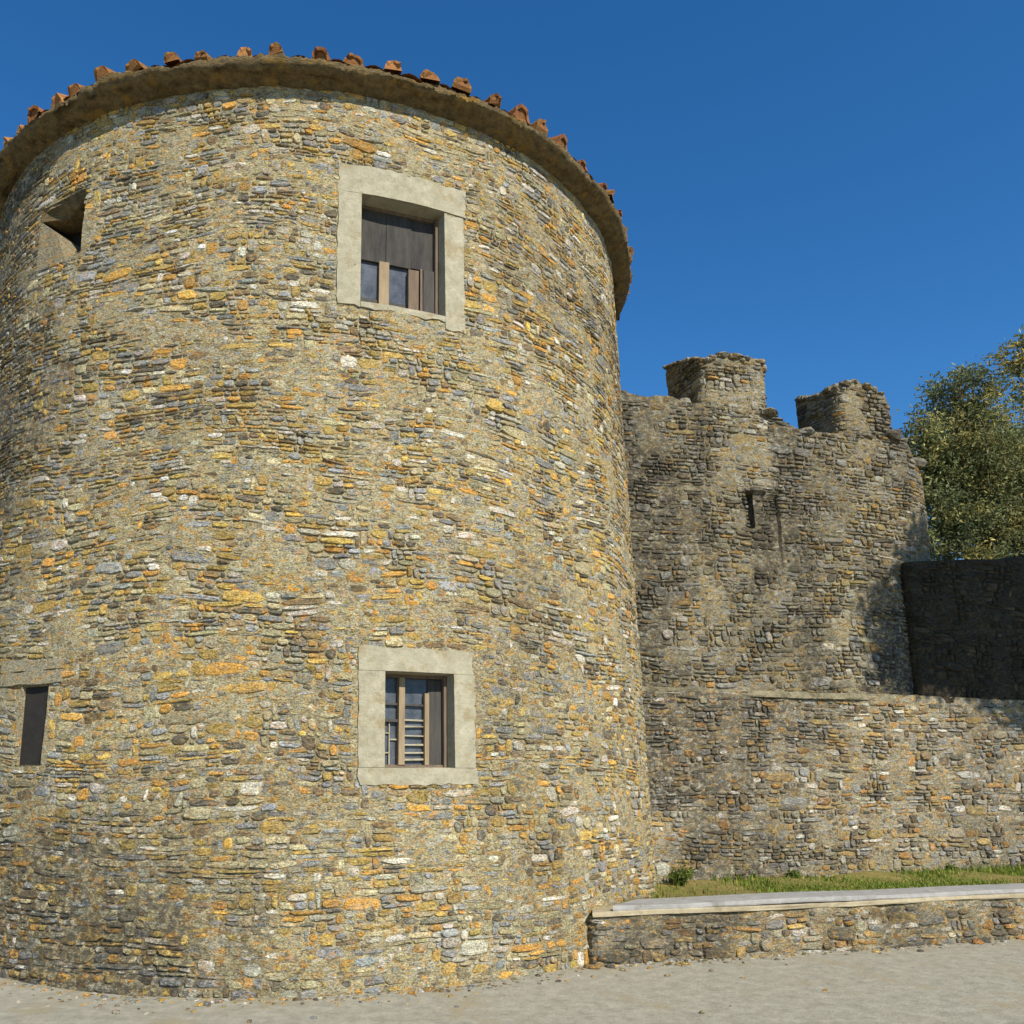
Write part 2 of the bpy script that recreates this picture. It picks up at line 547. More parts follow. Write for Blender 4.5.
def lines(a, b, step, extra=()):
    x = list(np.arange(a, b, step)) + [b] + list(extra)
    x = np.unique(np.round(x, 4))
    keep = [x[0]]
    ex = set(np.round(extra, 4))
    for t in x[1:]:
        if t - keep[-1] < step * 0.3:
            if t in ex:
                if keep[-1] in ex: keep.append(t)
                else: keep[-1] = t
            continue
        keep.append(t)
    if keep[-1] < b - 1e-6: keep.append(b)
    return np.array(keep)


# rubble lumps scattered along a broken wall top
def rubble_bits(sk, pts, rng, pal, size=(0.05, 0.14)):
    palc = np.array([c for c, _ in pal])
    pw = np.array([x for _, x in pal], float)
    for p in pts:
        s = rng.uniform(*size)
        R = np.array([s * rng.uniform(0.8, 1.5), s * rng.uniform(0.7, 1.2), s * rng.uniform(0.35, 0.7)])
        m, k = 5, 8
        th = np.linspace(0, np.pi, m)[:, None]
        ph = (np.arange(k) / k * 2 * np.pi)[None, :]
        D = np.stack([np.sin(th) * np.cos(ph), np.sin(th) * np.sin(ph), np.cos(th) + 0 * ph], -1)
        D = np.sign(D) * np.abs(D) ** 0.75
        D = D * (1 + rng.normal(0, 0.10, (m, k, 1)))
        V = D * R
        a = rng.uniform(0, 6.28)
        V = np.stack([V[..., 0] * math.cos(a) - V[..., 1] * math.sin(a), V[..., 0] * math.sin(a) + V[..., 1] * math.cos(a), V[..., 2]], -1)
        I = np.arange(m * k).reshape(m, k)
        q = np.stack([I[:-1], I[1:], np.roll(I, -1, 1)[1:], np.roll(I, -1, 1)[:-1]], -1).reshape(-1, 4)
        c = palc[rng.choice(len(pal), p=pw / pw.sum())] * rng.lognormal(0, 0.2)
        sk.add(V.reshape(-1, 3) + np.asarray(p), [q], c)


# ------------------------------------------------------------------ ground, road
def ground_h(x, y):
    x = np.asarray(x, float)
    left = np.clip(-(x + 1.5), 0, 6)
    fade = smooth(3.0, 8.0, np.asarray(y, float)) * smooth(-30, -7, x)
    return 0.016 * left ** 2 * fade


def sheet(name, mat, xs, ys, dz, bump, label):
    X, Y = np.meshgrid(xs, ys)
    nz = Noise(RNG, 1.6)
    nz2 = Noise(RNG, 7.0)
    near = np.exp(-((X / 14) ** 2 + ((Y - 6) / 14) ** 2))
    Z = ground_h(X, Y) + dz + bump * near * (nz(X, Y) + 0.25 * nz2(X, Y))
    sk = Skin()
    I = np.arange(X.size).reshape(X.shape)
    q = np.stack([I[:-1, :-1], I[:-1, 1:], I[1:, 1:], I[1:, :-1]], -1).reshape(-1, 4)
    sk.add(np.stack([X, Y, Z], -1).reshape(-1, 3), [q], (1, 1, 1))
    o = sk.build(name, mat, shade=True)
    return tag(o, label, None, None, "structure")


gx = np.unique(np.concatenate([np.linspace(-1200, -30, 16), np.linspace(-30, 30, 121), np.linspace(30, 1200, 16)]))
gy = np.unique(np.concatenate([np.linspace(-1200, -20, 16), np.linspace(-20, 30, 101), np.linspace(30, 1200, 16)]))
sheet("ground", M_LAND, gx, gy, -0.02, 0.0, "bare dry earth around the tower and walls")
sheet("road", M_ROAD, np.linspace(-40, 40, 401), np.linspace(-12, 13, 201), 0.004, 0.006, "pale grey concrete road running along the foot of the tower")

# ------------------------------------------------------------------ the round tower
CX, CY, R0, R1, H = -1.577, 11.074, 4.215, 4.04, 8.05
RM = 4.13
PHI0 = math.radians(-112)


def tower_P(u, v, d):
    phi = PHI0 + u / RM
    r = R0 + (R1 - R0) * v / H + d
    return np.stack([CX + r * np.sin(phi), CY - r * np.cos(phi), v + 0 * phi], -1)


def tphi(deg):
    return (math.radians(deg) - PHI0) * RM


# openings: phi0, phi1, z0, z1  (degrees, metres)
OP_UP = (13.2, 24.7, 5.83, 6.95)
OP_LO = (16.7, 25.1, 1.69, 2.47)
OP_SL = (-27.4, -23.1, 1.71, 2.37)
OP_NI = (-35.0, -25.9, 6.55, 7.2)
OPS = [OP_UP, OP_LO, OP_SL, OP_NI]
# plastered surrounds keep the stones away
SUR = [(10.2, 27.7, 5.77, 7.25), (13.7, 27.9, 1.56, 2.67), (-27.8, -22.7, 1.69, 2.6), (-35.4, -25.6, 6.53, 7.23)]
UT = math.radians(224) * RM

tower = empty("round_tower", (CX, CY, 0))
tag(tower, "round rubble stone tower with two framed windows under a tiled eave", "tower")


def in_any(u, v, S, m=0.0):
    r = np.zeros(np.broadcast(u, v).shape, bool)
    for a, b, z0, z1 in S:
        r |= (u > tphi(a) - m) & (u < tphi(b) + m) & (v > z0 - m) & (v < z1 + m)
    return r


Z0 = -0.3


def tower_P0(u, v, d):
    return tower_P(u, v + Z0, d)


sk = Skin()
rng = np.random.default_rng(21)
ex_u = [tphi(x) for o in OPS for x in o[:2]]
ex_v = [x for o in OPS for x in o[2:]]
rng = np.random.default_rng(21)
mortar_grid(sk, tower_P, lines(0, UT, 0.055, ex_u), lines(Z0, H + 0.02, 0.055, ex_v), rng, (0.30, 0.255, 0.155),
            skip=lambda u, v: in_any(u, v, OPS, 0.0))
rects = pack(UT, H - Z0, lambda u, v: in_any(u, v + Z0, SUR, 0.0) | (v < 0), rng, SIZES_FINE)
stones(sk, tower_P0, rects, rng, PAL_TOWER)
# the back of the tower, out of sight: same mortar
mortar_grid(sk, tower_P, np.linspace(UT, 2 * np.pi * RM, 60), np.linspace(Z0, H + 0.02, 40), rng, (0.30, 0.255, 0.155))
nst = Noise(np.random.default_rng(8), 1.6)
nst2 = Noise(np.random.default_rng(9), 7.0)


def tower_stain_shade(V):
    phi = np.degrees(np.arctan2(V[:, 0] - CX, -(V[:, 1] - CY)))
    z = V[:, 2]
    u = phi * 0.07
    w = 0.35 * nst(u, z) + 0.2 * nst2(u, z)
    left = smooth(-20, -46, phi + 9 * w)  # painted shade on the flank turned away from the sun
    foot = 0.95 * smooth(1.9, 0.2, z + 0.7 * w + 0.02 * (phi + 10)) * smooth(16, -8, phi + 6 * w)
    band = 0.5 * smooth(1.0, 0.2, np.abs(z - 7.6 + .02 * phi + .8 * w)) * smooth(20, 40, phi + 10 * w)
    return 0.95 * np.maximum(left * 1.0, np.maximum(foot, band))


keep_world(sk.build("wall", M_TOWER, stain=tower_stain_shade), tower)


def lathe(sk, prof, nseg, rng, amp=0.0, col=(1, 1, 1), a0=0.0):
    prof = np.array(prof)
    ph = np.linspace(0, 2 * np.pi, nseg, endpoint=False)
    m = len(prof)
    nz = Noise(rng, 3.0)
    nz2 = Noise(rng, 11.0)
    PH, J = np.meshgrid(ph, np.arange(m))
    nz3 = Noise(rng, 26.0)
    d = amp * (0.5 * nz3(4 * np.cos(PH) + J * .23, 4 * np.sin(PH) - J * .31) + nz(4 * np.cos(PH) + J * .4, 4 * np.sin(PH)) + 0.6 * nz2(4 * np.cos(PH), 4 * np.sin(PH) + J * .35)) + rng.normal(0, amp * 0.38, PH.shape)
    r = prof[:, 0][:, None] + d
    z = prof[:, 1][:, None] + d * 0.6
    V = np.stack([CX + r * np.sin(PH), CY - r * np.cos(PH), z], -1)
    I = np.arange(m * nseg).reshape(m, nseg)
    N1 = np.roll(I, -1, 1)
    q = np.stack([I[:-1], N1[:-1], N1[1:], I[1:]], -1).reshape(-1, 4)
    sk.add(V.reshape(-1, 3), [q], col)


OV = 0.25
sk = Skin()
lathe(sk, [(R1 - 0.1, H - 0.02), (R1 + 0.03, H - 0.01), (R1 + 0.07, H + 0.0), (R1 + 0.12, H + 0.01), (R1 + 0.16, H + 0.02), (R1 + 0.20, H + 0.035),
           (R1 + OV - 0.02, H + 0.05), (R1 + OV, H + 0.075), (R1 + OV - 0.004, H + 0.105), (R1 + OV - 0.05, H + 0.13), (R1 + 0.1, H + 0.145)],
      1100, rng, 0.012)
keep_world(sk.build("cornice", M_CORN, shade=True), tower)

# roof: a low cone of barrel tiles
roof_root = Skin()
SL = math.radians(17)
nseg = 480
ph = np.linspace(0, 2 * np.pi, nseg, endpoint=False)
rs = np.linspace(R1 + OV - 0.03, 0.05, 24)
PH, RR = np.meshgrid(ph, rs)
zz = H + 0.11 + (R1 + OV - RR) * math.tan(SL) + 0.035 * np.cos(PH * 76) * np.clip(RR / 2, 0, 1)
V = np.stack([CX + RR * np.sin(PH), CY - RR * np.cos(PH), zz], -1)
I = np.arange(V[..., 0].size).reshape(PH.shape)
N1 = np.roll(I, -1, 1)
roof_root.add(V.reshape(-1, 3), [np.stack([I[:-1], N1[:-1], N1[1:], I[1:]], -1).reshape(-1, 4)], (1, 1, 1))
roof = keep_world(roof_root.build("roof", M_ROOF, shade=True), tower)


def tile_mesh(i):
    r = np.random.default_rng(100 + i)
    sk = Skin()
    na, nl = 11, 5
    a = np.linspace(0, np.pi, na)
    w, hgt = r.uniform(0.095, 0.12), r.uniform(0.13, 0.17)
    rows = []
    for k in range(nl):
        t = k / (nl - 1)
        s = 1 - 0.22 * t
        x = np.sign(np.cos(a)) * np.abs(np.cos(a)) ** 0.9 * w * s * (1 + r.normal(0, 0.05, na))
        z = np.sin(a) ** 0.85 * hgt * s * (1 + r.normal(0, 0.035, na))
        y = np.full(na, t * 0.42) + (r.normal(0, 0.012, na) if k == 0 else 0)
        rows.append(np.stack([x, y, z - 0.03], -1))
    V = np.array(rows)
    I = np.arange(na * nl).reshape(nl, na)
    q = np.stack([I[:-1, :-1], I[:-1, 1:], I[1:, 1:], I[1:, :-1]], -1).reshape(-1, 4)
    # front: thickness ring then recessed mortar plug
    inner = V[0].copy()
    inner[:, 0] *= 0.74
    inner[:, 2] = (inner[:, 2] + 0.03) * 0.76 - 0.03
    plug = inner.copy()
    plug[:, 1] += r.uniform(-0.015, 0.02)
    allv = np.concatenate([V.reshape(-1, 3), inner, plug])
    b0 = na * nl
    fr = np.stack([I[0, :-1], np.arange(b0, b0 + na - 1), np.arange(b0 + 1, b0 + na), I[0, 1:]], -1)
    fr2 = np.stack([np.arange(b0, b0 + na - 1), np.arange(b0 + na, b0 + 2 * na - 1), np.arange(b0 + na + 1, b0 + 2 * na), np.arange(b0 + 1, b0 + na)], -1)
    g = r.uniform(0.65, 1.25)
    c = np.ones((len(allv), 3)) * g * np.array([1, r.uniform(0.85, 1.25), r.uniform(0.8, 1.1)])
    c[b0 + na:] = np.array([0.95, 1.05, 0.95]) * g
    sk.add(allv, [q, fr, fr2, np.arange(b0 + na, b0 + 2 * na)[None, :]], c)
    o = sk.build("roof_tile", M_TILE)
    return o


protos = [tile_mesh(i) for i in range(7)]
NT = 76
rng = np.random.default_rng(5)
used = set()
for k in range(NT):
    phi = (k + 0.5) / NT * 2 * math.pi + rng.normal(0, 0.012)
    p = int(rng.integers(0, 7))
    if p in used:
        o = protos[p].copy()
        COL.objects.link(o)
    else:
        o = protos[p]
        used.add(p)
    o.parent = roof
    r = R1 + OV + rng.uniform(-0.035, 0.02)
    # roof's mesh is in tower-local coordinates
    o.location = (r * math.sin(phi), -r * math.cos(phi), H + 0.135 + rng.normal(0, 0.012))
    o.rotation_euler = (SL + rng.normal(0, 0.1), rng.normal(0, 0.12), phi + rng.normal(0, 0.12))
    s = rng.uniform(0.66, 0.96)
    o.scale = (s * rng.uniform(0.85, 1.15), 1, s * rng.uniform(0.8, 1.1))
for i, o in enumerate(protos):
    if i not in used:
        bpy.data.objects.remove(o, do_unlink=True)


# window helpers: a flat local frame, x to the right along the wall, y into the wall, z up
def win_frame(op):
    pc = math.radians((op[0] + op[1]) / 2)
    zc = (op[2] + op[3]) / 2
    r = R0 + (R1 - R0) * zc / H
    t = np.array([math.cos(pc), math.sin(pc), 0])
    n = np.array([-math.sin(pc), math.cos(pc), 0])
    c = np.array([CX + r * math.sin(pc), CY - r * math.cos(pc), 0])

    def F(P):
        P = np.asarray(P, float)
        return c + P[..., 0:1] * t + P[..., 1:2] * n + P[..., 2:3] * np.array([0, 0, 1.0])
    half = r * math.radians(op[1] - op[0]) / 2
    return F, half


def surround(op, pieces, depth, parent, name="surround", mat=M_SURR, proud=0.014):
    """pieces: list of (phi0,phi1,z0,z1) slabs bent to the wall, plus reveals and back of the opening"""
    sk = Skin()
    rng = np.random.default_rng(int(op[2] * 100))
    for a, b, z0, z1 in pieces:
        us = np.linspace(tphi(a), tphi(b), max(3, int((b - a) / 1.0) + 2))
        vs = np.linspace(z0, z1, max(3, int((z1 - z0) / 0.07) + 2))
        U, Vv = np.meshgrid(us, vs)
        # ragged outer edges
        ju = rng.normal(0, 0.007, U.shape)
        jv = rng.normal(0, 0.007, U.shape)
        edge_u = (np.isclose(U, us[0]) & (abs(us[0] - tphi(op[0])) > .01) & (abs(us[0] - tphi(op[1])) > .01)) | \
                 (np.isclose(U, us[-1]) & (abs(us[-1] - tphi(op[0])) > .01) & (abs(us[-1] - tphi(op[1])) > .01))
        edge_v = (np.isclose(Vv, vs[0]) & (abs(vs[0] - op[2]) > .01) & (abs(vs[0] - op[3]) > .01)) | \
                 (np.isclose(Vv, vs[-1]) & (abs(vs[-1] - op[2]) > .01) & (abs(vs[-1] - op[3]) > .01))
        U = U + np.where(edge_u, ju, 0)
        Vv = Vv + np.where(edge_v, jv, 0)
        d = proud + rng.normal(0, 0.0022, U.shape)
        X = tower_P(U, Vv, d)
        B = tower_P(U, Vv, -0.03)
        I = np.arange(U.size).reshape(U.shape)
        q = np.stack([I[:-1, :-1], I[:-1, 1:], I[1:, 1:], I[1:, :-1]], -1).reshape(-1, 4)
        n0 = U.size
        ring = np.concatenate([I[0, :], I[1:, -1], I[-1, -2::-1], I[-2:0:-1, 0]])
        nx = np.roll(ring, -1)
        side = np.stack([ring + n0, nx + n0, nx, ring], -1)
        sk.add(np.concatenate([X.reshape(-1, 3), B.reshape(-1, 3)]), [q, side], (0.32, 0.29, 0.2))
    # reveals (slightly splayed inwards)
    a, b, z0, z1 = op
    F4 = [(tphi(a), z0), (tphi(b), z0), (tphi(b), z1), (tphi(a), z1)]
    fr = np.array([tower_P(np.array(u), np.array(v), np.array(proud - 0.002)) for u, v in F4])
    s = 0.012
    I4 = [(tphi(a) + s, z0 + s), (tphi(b) - s, z0 + s), (tphi(b) - s, z1 - s), (tphi(a) + s, z1 - s)]
    bk = np.array([tower_P(np.array(u), np.array(v), np.array(-depth)) for u, v in I4])
    V = np.concatenate([fr, bk])
    q = np.array([[k, 4 + k, 4 + (k + 1) % 4, (k + 1) % 4] for k in range(4)])
    sk.add(V, [q], (0.28, 0.25, 0.17))
    return sk.build(name, mat, parent)


# ---- upper window
win = Skin()
a, b, z0, z1 = OP_UP
w_up = keep_world(surround(OP_UP, [(10.2, a, 5.79, z1), (b, 27.6, 5.70, 6.93), (10.1, 28.0, z1 + .003, 7.25), (a + .05, b - .05, 5.77, z0)], 0.42, None, "window"), tower)


def part(name, mat, parent, F, boxes, jit=0.0015):
    sk = Skin()
    for bx in boxes:
        box_in(sk, F, *bx, jit=jit)
    o = sk.build(name, mat)
    o.parent = parent
    L = np.array(tower.location)
    co = np.array([v.co for v in o.data.vertices]) - L
    o.data.vertices.foreach_set("co", co.ravel().astype(np.float32))
    o.data.update()
    return o


F, hw = win_frame(OP_UP)
D = 0.17
W = 2 * hw
hgt = z1 - z0


def X(f): return -hw + W * f


def Z(f): return z0 + hgt * f


part("frame", M_WOOD, w_up, F, [(X(0.0), X(0.03), D, D + .06, z0, z1), (X(0.94), X(1.0), D - .03, D + .06, z0, z1), (X(.03), X(.94), D, D + .06, Z(.97), z1)])
part("blind", M_BOARD, w_up, F, [(X(.03), X(.35), D + .025, D + .05, Z(.50), Z(.97)), (X(.353), X(.66), D + .02, D + .05, Z(.495), Z(.97)), (X(.663), X(.94), D + .027, D + .05, Z(.505), Z(.97))])
part("pane", M_GLASS, w_up, F, [(X(.03), X(.94), D + .055, D + .065, Z(.0), Z(.52))])
for bx in ((X(.03), X(.60), D + .035, D + .054, Z(.0), Z(.05)), (X(.03), X(.60), D + .03, D + .054, Z(.055), Z(.10)), (X(.03), X(.60), D + .037, D + .054, Z(.105), Z(.155))):
    part("rail", M_GREYB, w_up, F, [bx])
part("mullion", M_WOODP, w_up, F, [(X(.27), X(.385), D + .0, D + .053, Z(.0), Z(.50))])
part("mullion", M_WOOD, w_up, F, [(X(.62), X(.74), D - .01, D + .053, Z(.0), Z(.47))])
part("mullion", M_WOOD, w_up, F, [(X(.76), X(.785), D - .02, D + .05, Z(.0), Z(.49))])
part("shutter", M_GREYB, w_up, F, [(X(.80), X(.935), D - .01, D + .045, Z(.0), Z(.49))])

# ---- lower window
a, b, z0, z1 = OP_LO
w_lo = keep_world(surround(OP_LO, [(13.7, a, z0, z1), (b, 27.8, z0, z1), (13.6, 27.6, z1 + .003, 2.67), (13.8, 28.0, 1.555, z0 - .003)], 0.40, None, "window"), tower)
F, hw = win_frame(OP_LO)
W = 2 * hw
hgt = z1 - z0
D = 0.15
part("frame", M_WOOD, w_lo, F, [(X(0.0), X(0.035), D, D + .06, z0, z1), (X(0.93), X(1.0), D - .02, D + .06, z0, z1), (X(.035), X(.93), D, D + .06, Z(.96), z1), (X(.035), X(.93), D, D + .06, z0, Z(.03))])
part("pane", M_GLASS, w_lo, F, [(X(.035), X(.93), D + .05, D + .06, Z(.03), Z(.96))])
part("mullion", M_WOODP, w_lo, F, [(X(.27), X(.36), D - .01, D + .048, Z(.03), Z(.96))])
part("mullion", M_WOODP, w_lo, F, [(X(.655), X(.715), D - .005, D + .048, Z(.03), Z(.80))])
for bx in ((X(.035), X(.27), D + .02, D + .048, Z(.665), Z(.685)), (X(.035), X(.27), D + .01, D + .048, Z(.48), Z(.515)), (X(.36), X(.655), D + .02, D + .048, Z(.66), Z(.68))):
    part("rail", M_GREYB, w_lo, F, [bx])
part("glazing_bars", M_SURR, w_lo, F, [(X(.15), X(.165), D + .03, D + .048, Z(.03), Z(.48)), (X(.035), X(.15), D + .032, D + .048, Z(.15), Z(.165)), (X(.165), X(.27), D + .032, D + .048, Z(.29), Z(.305)), (X(.035), X(.15), D + .032, D + .048, Z(.36), Z(.372))], 0.001)
part("slats", M_SURR, w_lo, F, [(X(.36), X(.655), D + .02, D + .048, Z(f), Z(f + .016)) for f in (.08, .15, .235, .33, .43, .50)], 0.002)
part("shutter", M_GREYB, w_lo, F, [(X(.72), X(.92), D + .03, D + .048, Z(.03), Z(.95))])

# ---- narrow boarded slit, low on the left
a, b, z0, z1 = OP_SL
s_sl = keep_world(surround(OP_SL, [(-27.8, a, 1.69, 2.37), (b, -22.7, 1.69, 2.37)], 0.2, None, "slit_window", M_TOWER, 0.004), tower)
F, hw = win_frame(OP_SL)
part("board", M_HOLE, s_sl, F, [(-hw + .005, hw - .005, 0.04, 0.08, z0 + .005, z1 - .005)])
sk = Skin()
us = np.linspace(tphi(-31.6), tphi(-21.2), 9)
rngl = np.random.default_rng(3)
for dv0, dv1, d in ((2.385, 2.50, 0.022), (2.505, 2.60, 0.016)):
    X3 = []
    for zz_, dd in ((dv0, -.03), (dv0, d), (dv1, d), (dv1, -.03)):
        X3.append(tower_P(us, zz_ + rngl.normal(0, .006, 9), dd + rngl.normal(0, .002, 9)))
    V = np.array(X3)
    I = np.arange(36).reshape(4, 9)
    sk.add(V.reshape(-1, 3), [np.stack([I[:-1, :-1], I[:-1, 1:], I[1:, 1:], I[1:, :-1]], -1).reshape(-1, 4), [[0, 9, 18, 27]], [[8, 35, 26, 17]]], (0.33, 0.30, 0.21))
o = sk.build("lintel", M_TOWER)
keep_world(o, tower)
o.parent = s_sl

# ---- small splayed niche high on the left
a, b, z0, z1 = OP_NI
nich = keep_world(surround(OP_NI, [], 0.36, None, "niche", M_HOLE, 0.0), tower)
F, hw = win_frame(OP_NI)
part("niche_back", M_HOLE, nich, F, [(-hw, hw, 0.30, 0.34, z0, z1)])


def prism(name, mat, parent, F, poly, y0, y1):
    """poly in x,z with optional per-vertex depth"""
    poly = np.array(poly, float)
    n = len(poly)
    f = np.stack([poly[:, 0], np.full(n, y0) if poly.shape[1] < 3 else poly[:, 2], poly[:, 1]], -1)
    k = np.stack([poly[:, 0], np.full(n, y1), poly[:, 1]], -1)
    sk = Skin()
    i = np.arange(n)
    j = (i + 1) % n
    sk.add(F(np.concatenate([f, k])), [i[None, :], np.stack([i, i + n, j + n, j], -1)], (0.25, 0.215, 0.14))
    o = sk.build(name, mat)
    o.parent = parent
    L = np.array(tower.location)
    co = np.array([v.co for v in o.data.vertices]) - L
    o.data.vertices.foreach_set("co", co.ravel().astype(np.float32))
    o.data.update()
    return o


prism("splay", M_TOWER, nich, F, [(-hw - .02, z0 - .03, -.004), (hw * .25, z0 - .03, .02), (-hw * .35, z0 + .36, .03), (-hw - .02, z1 - .10, -.004)], 0, .3)
prism("lintel", M_CORN, nich, F, [(-hw - .02, z1 - .10, .0), (-hw * .15, z1 - .10, .11), (hw * .95, z1 - .02, .02), (hw, z1 + .03, -.01), (-hw - .02, z1 + .03, -.01)], 0, .3)

# ------------------------------------------------------------------ straight walls
TH = math.radians(15.5)
UD = np.array([math.cos(TH), math.sin(TH), 0])
NN = np.array([math.sin(TH), -math.cos(TH), 0])       # outward, towards the road
O_RET = np.array([2.48, 9.98, 0])


def path_P(path):
    """path(s) -> (a, n, nx, ny): position along the wall, out from it, and the local outward normal in that frame"""
    def P(u, v, d):
        a, n, na, nn_ = path(u)
        a = a + na * d
        n = n + nn_ * d
        return O_RET + a[..., None] * UD + n[..., None] * NN + (v + 0 * a)[..., None] * np.array([0, 0, 1.0])
    return P


def make_path(pts):
    """polyline with rounded corners given as dense (a,n) points; returns path and its length"""
    pts = np.array(pts, float)
    seg = np.hypot(*np.diff(pts, axis=0).T)
    S = np.concatenate([[0], np.cumsum(seg)])
    tang = np.gradient(pts, S, axis=0)
    tang /= np.linalg.norm(tang, axis=1)[:, None]

    def path(s):
        s = np.asarray(s, float)
        a = np.interp(s, S, pts[:, 0])
        n = np.interp(s, S, pts[:, 1])
        ta = np.interp(s, S, tang[:, 0])
        tn = np.interp(s, S, tang[:, 1])
        q = np.hypot(ta, tn) + 1e-9
        # outward normal: right-hand side when walking left to right is towards the road (+n)
        return a, n, -tn / q, ta / q
    return path, S[-1]


def densify(pts, step=0.02):
    out = [pts[0]]
    for p, q in zip(pts[:-1], pts[1:]):
        k = max(1, int(math.hypot(q[0] - p[0], q[1] - p[1]) / step))
        for i in range(1, k + 1):
            out.append((p[0] + (q[0] - p[0]) * i / k, p[1] + (q[1] - p[1]) * i / k))
    return out


def wall_solid(sk, path, L, zb, Hf, back_n, rng, col, step=0.08, inset=None):
    """closed body behind the faced skin: top, back and bottom"""
    s = np.arange(0, L + step / 2, step)
    s[-1] = L
    a, n, na, nn_ = path(s)
    ins = 0.015 if inset is None else inset(s)
    a2, n2 = a - na * ins, n - nn_ * ins
    h = Hf(s)
    def Wd(a, n, z):
        return O_RET + a[:, None] * UD + n[:, None] * NN + z[:, None] * np.array([0, 0, 1.0])
    zbv = np.full_like(s, zb)
    bn = np.minimum(np.full_like(s, back_n), n2 - 0.001)
    mid = (n2 + bn) / 2
    nz = Noise(rng, 6.0)
    rows = [Wd(a2, n2, zbv), Wd(a2, n2, h - 0.01), Wd(a2, n2 * .75 + bn * .25, h + 0.03 * nz(s, 1)), Wd(a2, mid, h + 0.03 * nz(s, 3)), Wd(a2, n2 * .2 + bn * .8, h + 0.03 * nz(s, 5)), Wd(a2, bn, h - 0.03), Wd(a2, bn, zbv)]
    V = np.array(rows)
    m, k = V.shape[:2]
    I = np.arange(m * k).reshape(m, k)
    q = np.stack([I[:-1, :-1], I[:-1, 1:], I[1:, 1:], I[1:, :-1]], -1).reshape(-1, 4)
    ends = [I[:, 0][None, :], I[::-1, -1][None, :]]
    sk.add(V.reshape(-1, 3), [q] + ends, col)


def faced_wall(sk, pts, zb, Hf, back_n, seed, pal, mortar, sizes, blocked=None, relief=(0.0, 0.02), Hmin=None, Hmax=None, amp=0.009,
               skip=None, ex_u=(), ex_v=(), crest=True, dfun=None, inset=None):
    rng = np.random.default_rng(seed)
    path, L = make_path(densify(pts))
    P = path_P(path)
    wall_solid(sk, path, L, zb, Hf, back_n, rng, mortar, inset=inset)
    mortar_grid(sk, P, lines(0, L, 0.06, ex_u), lines(zb, Hmax, 0.06, ex_v), rng, mortar, skip, Hf, Hmin, Hmax, amp, dfun)
    def blk(u, v):
        r = (v + zb > Hf(u) - 0.02)
        if blocked is not None: r = r | blocked(u, v + zb)
        return r
    rc = pack(L, Hmax - zb, blk, rng, sizes)
    stones(sk, lambda u, v, d: P(u, v + zb, d), rc, rng, pal, relief)
    if crest:
        s = rng.uniform(0, L, int(L * 16))
        a, n, na, nn_ = path(s)
        f = rng.random(len(s)) ** 1.5
        dn = -f * np.maximum(n - back_n, 0)
        pts3 = O_RET + (a - na * .03)[:, None] * UD + (n + dn - .03)[:, None] * NN + (Hf(s) - 0.01)[:, None] * np.array([0, 0, 1.0])
        rubble_bits(sk, pts3, rng, pal)
    return path, P, L


# ---- terrace retaining wall
nzr = Noise(np.random.default_rng(4), 1.4)
ret_top = lambda s: 2.60 + 0.012 * nzr(s, 0) + 0.006 * s
sk = Skin()
faced_wall(sk, [(-1.3, 0), (9.5, 0)], 0.1, ret_top, -0.7, 31, PAL_RET, (0.25, 0.22, 0.145), SIZES_MID, Hmin=2.3, Hmax=2.66, relief=(0.0, 0.024), crest=False)
nsr = Noise(np.random.default_rng(18), 2.0)
nsr2 = Noise(np.random.default_rng(19), 8.0)


def ret_stain(V):
    a = (V - O_RET) @ UD
    z = V[:, 2]
    w = 0.4 * nsr(a, z) + 0.2 * nsr2(a, z)
    p = smooth(1.7, 0.4, a + .5 * w) * smooth(1.0, 1.5, z + .5 * w)
    q = 0.7 * smooth(1.2, 0.3, np.abs(a - .9 + w)) * smooth(.3, .9, z)
    r = 0.6 * smooth(0.25, 0.7, .5 * w + .2)
    t = 0.9 * smooth(1.75, 2.35, z + .45 * w) * smooth(3.2, 1.6, a + .6 * w)
    return 0.95 * np.maximum(np.maximum(p, t), np.maximum(q, r))


o = sk.build("retaining_wall", M_RET, stain=ret_stain)
tag(o, "long rubble retaining wall rising from the grass strip below the old battlements", "wall")

# ---- upper castle wall with two merlons
UPO = -0.12
nzu = Noise(np.random.default_rng(14), 2.5)
nzu2 = Noise(np.random.default_rng(15), 9.0)
arc = [(4.12 + 0.85 * math.sin(t), UPO - 0.85 + 0.85 * math.cos(t)) for t in np.linspace(0, math.pi * 0.62, 20)]
up_pts = [(-0.6, UPO)] + arc
kx = [0, .6, 1.1, 2.7, 2.9, 3.1, 4.6, 4.85, 5.1, 5.4, 5.8, 6.4]
kz = [6.42, 6.42, 6.37, 6.31, 6.24, 6.18, 6.26, 6.25, 6.0, 5.65, 5.3, 5.0]


def up_top(s):
    return np.interp(s, kx, kz) + 0.022 * nzu(s, 0) + 0.018 * nzu2(s, 2)


NICHE = (2.22, 2.72, 3.95, 5.2)       # s (path) = u + 0.6
sk = Skin()


def up_block(u, v):
    return (u > NICHE[0]) & (u < NICHE[1]) & (v > NICHE[2]) & (v < NICHE[3])


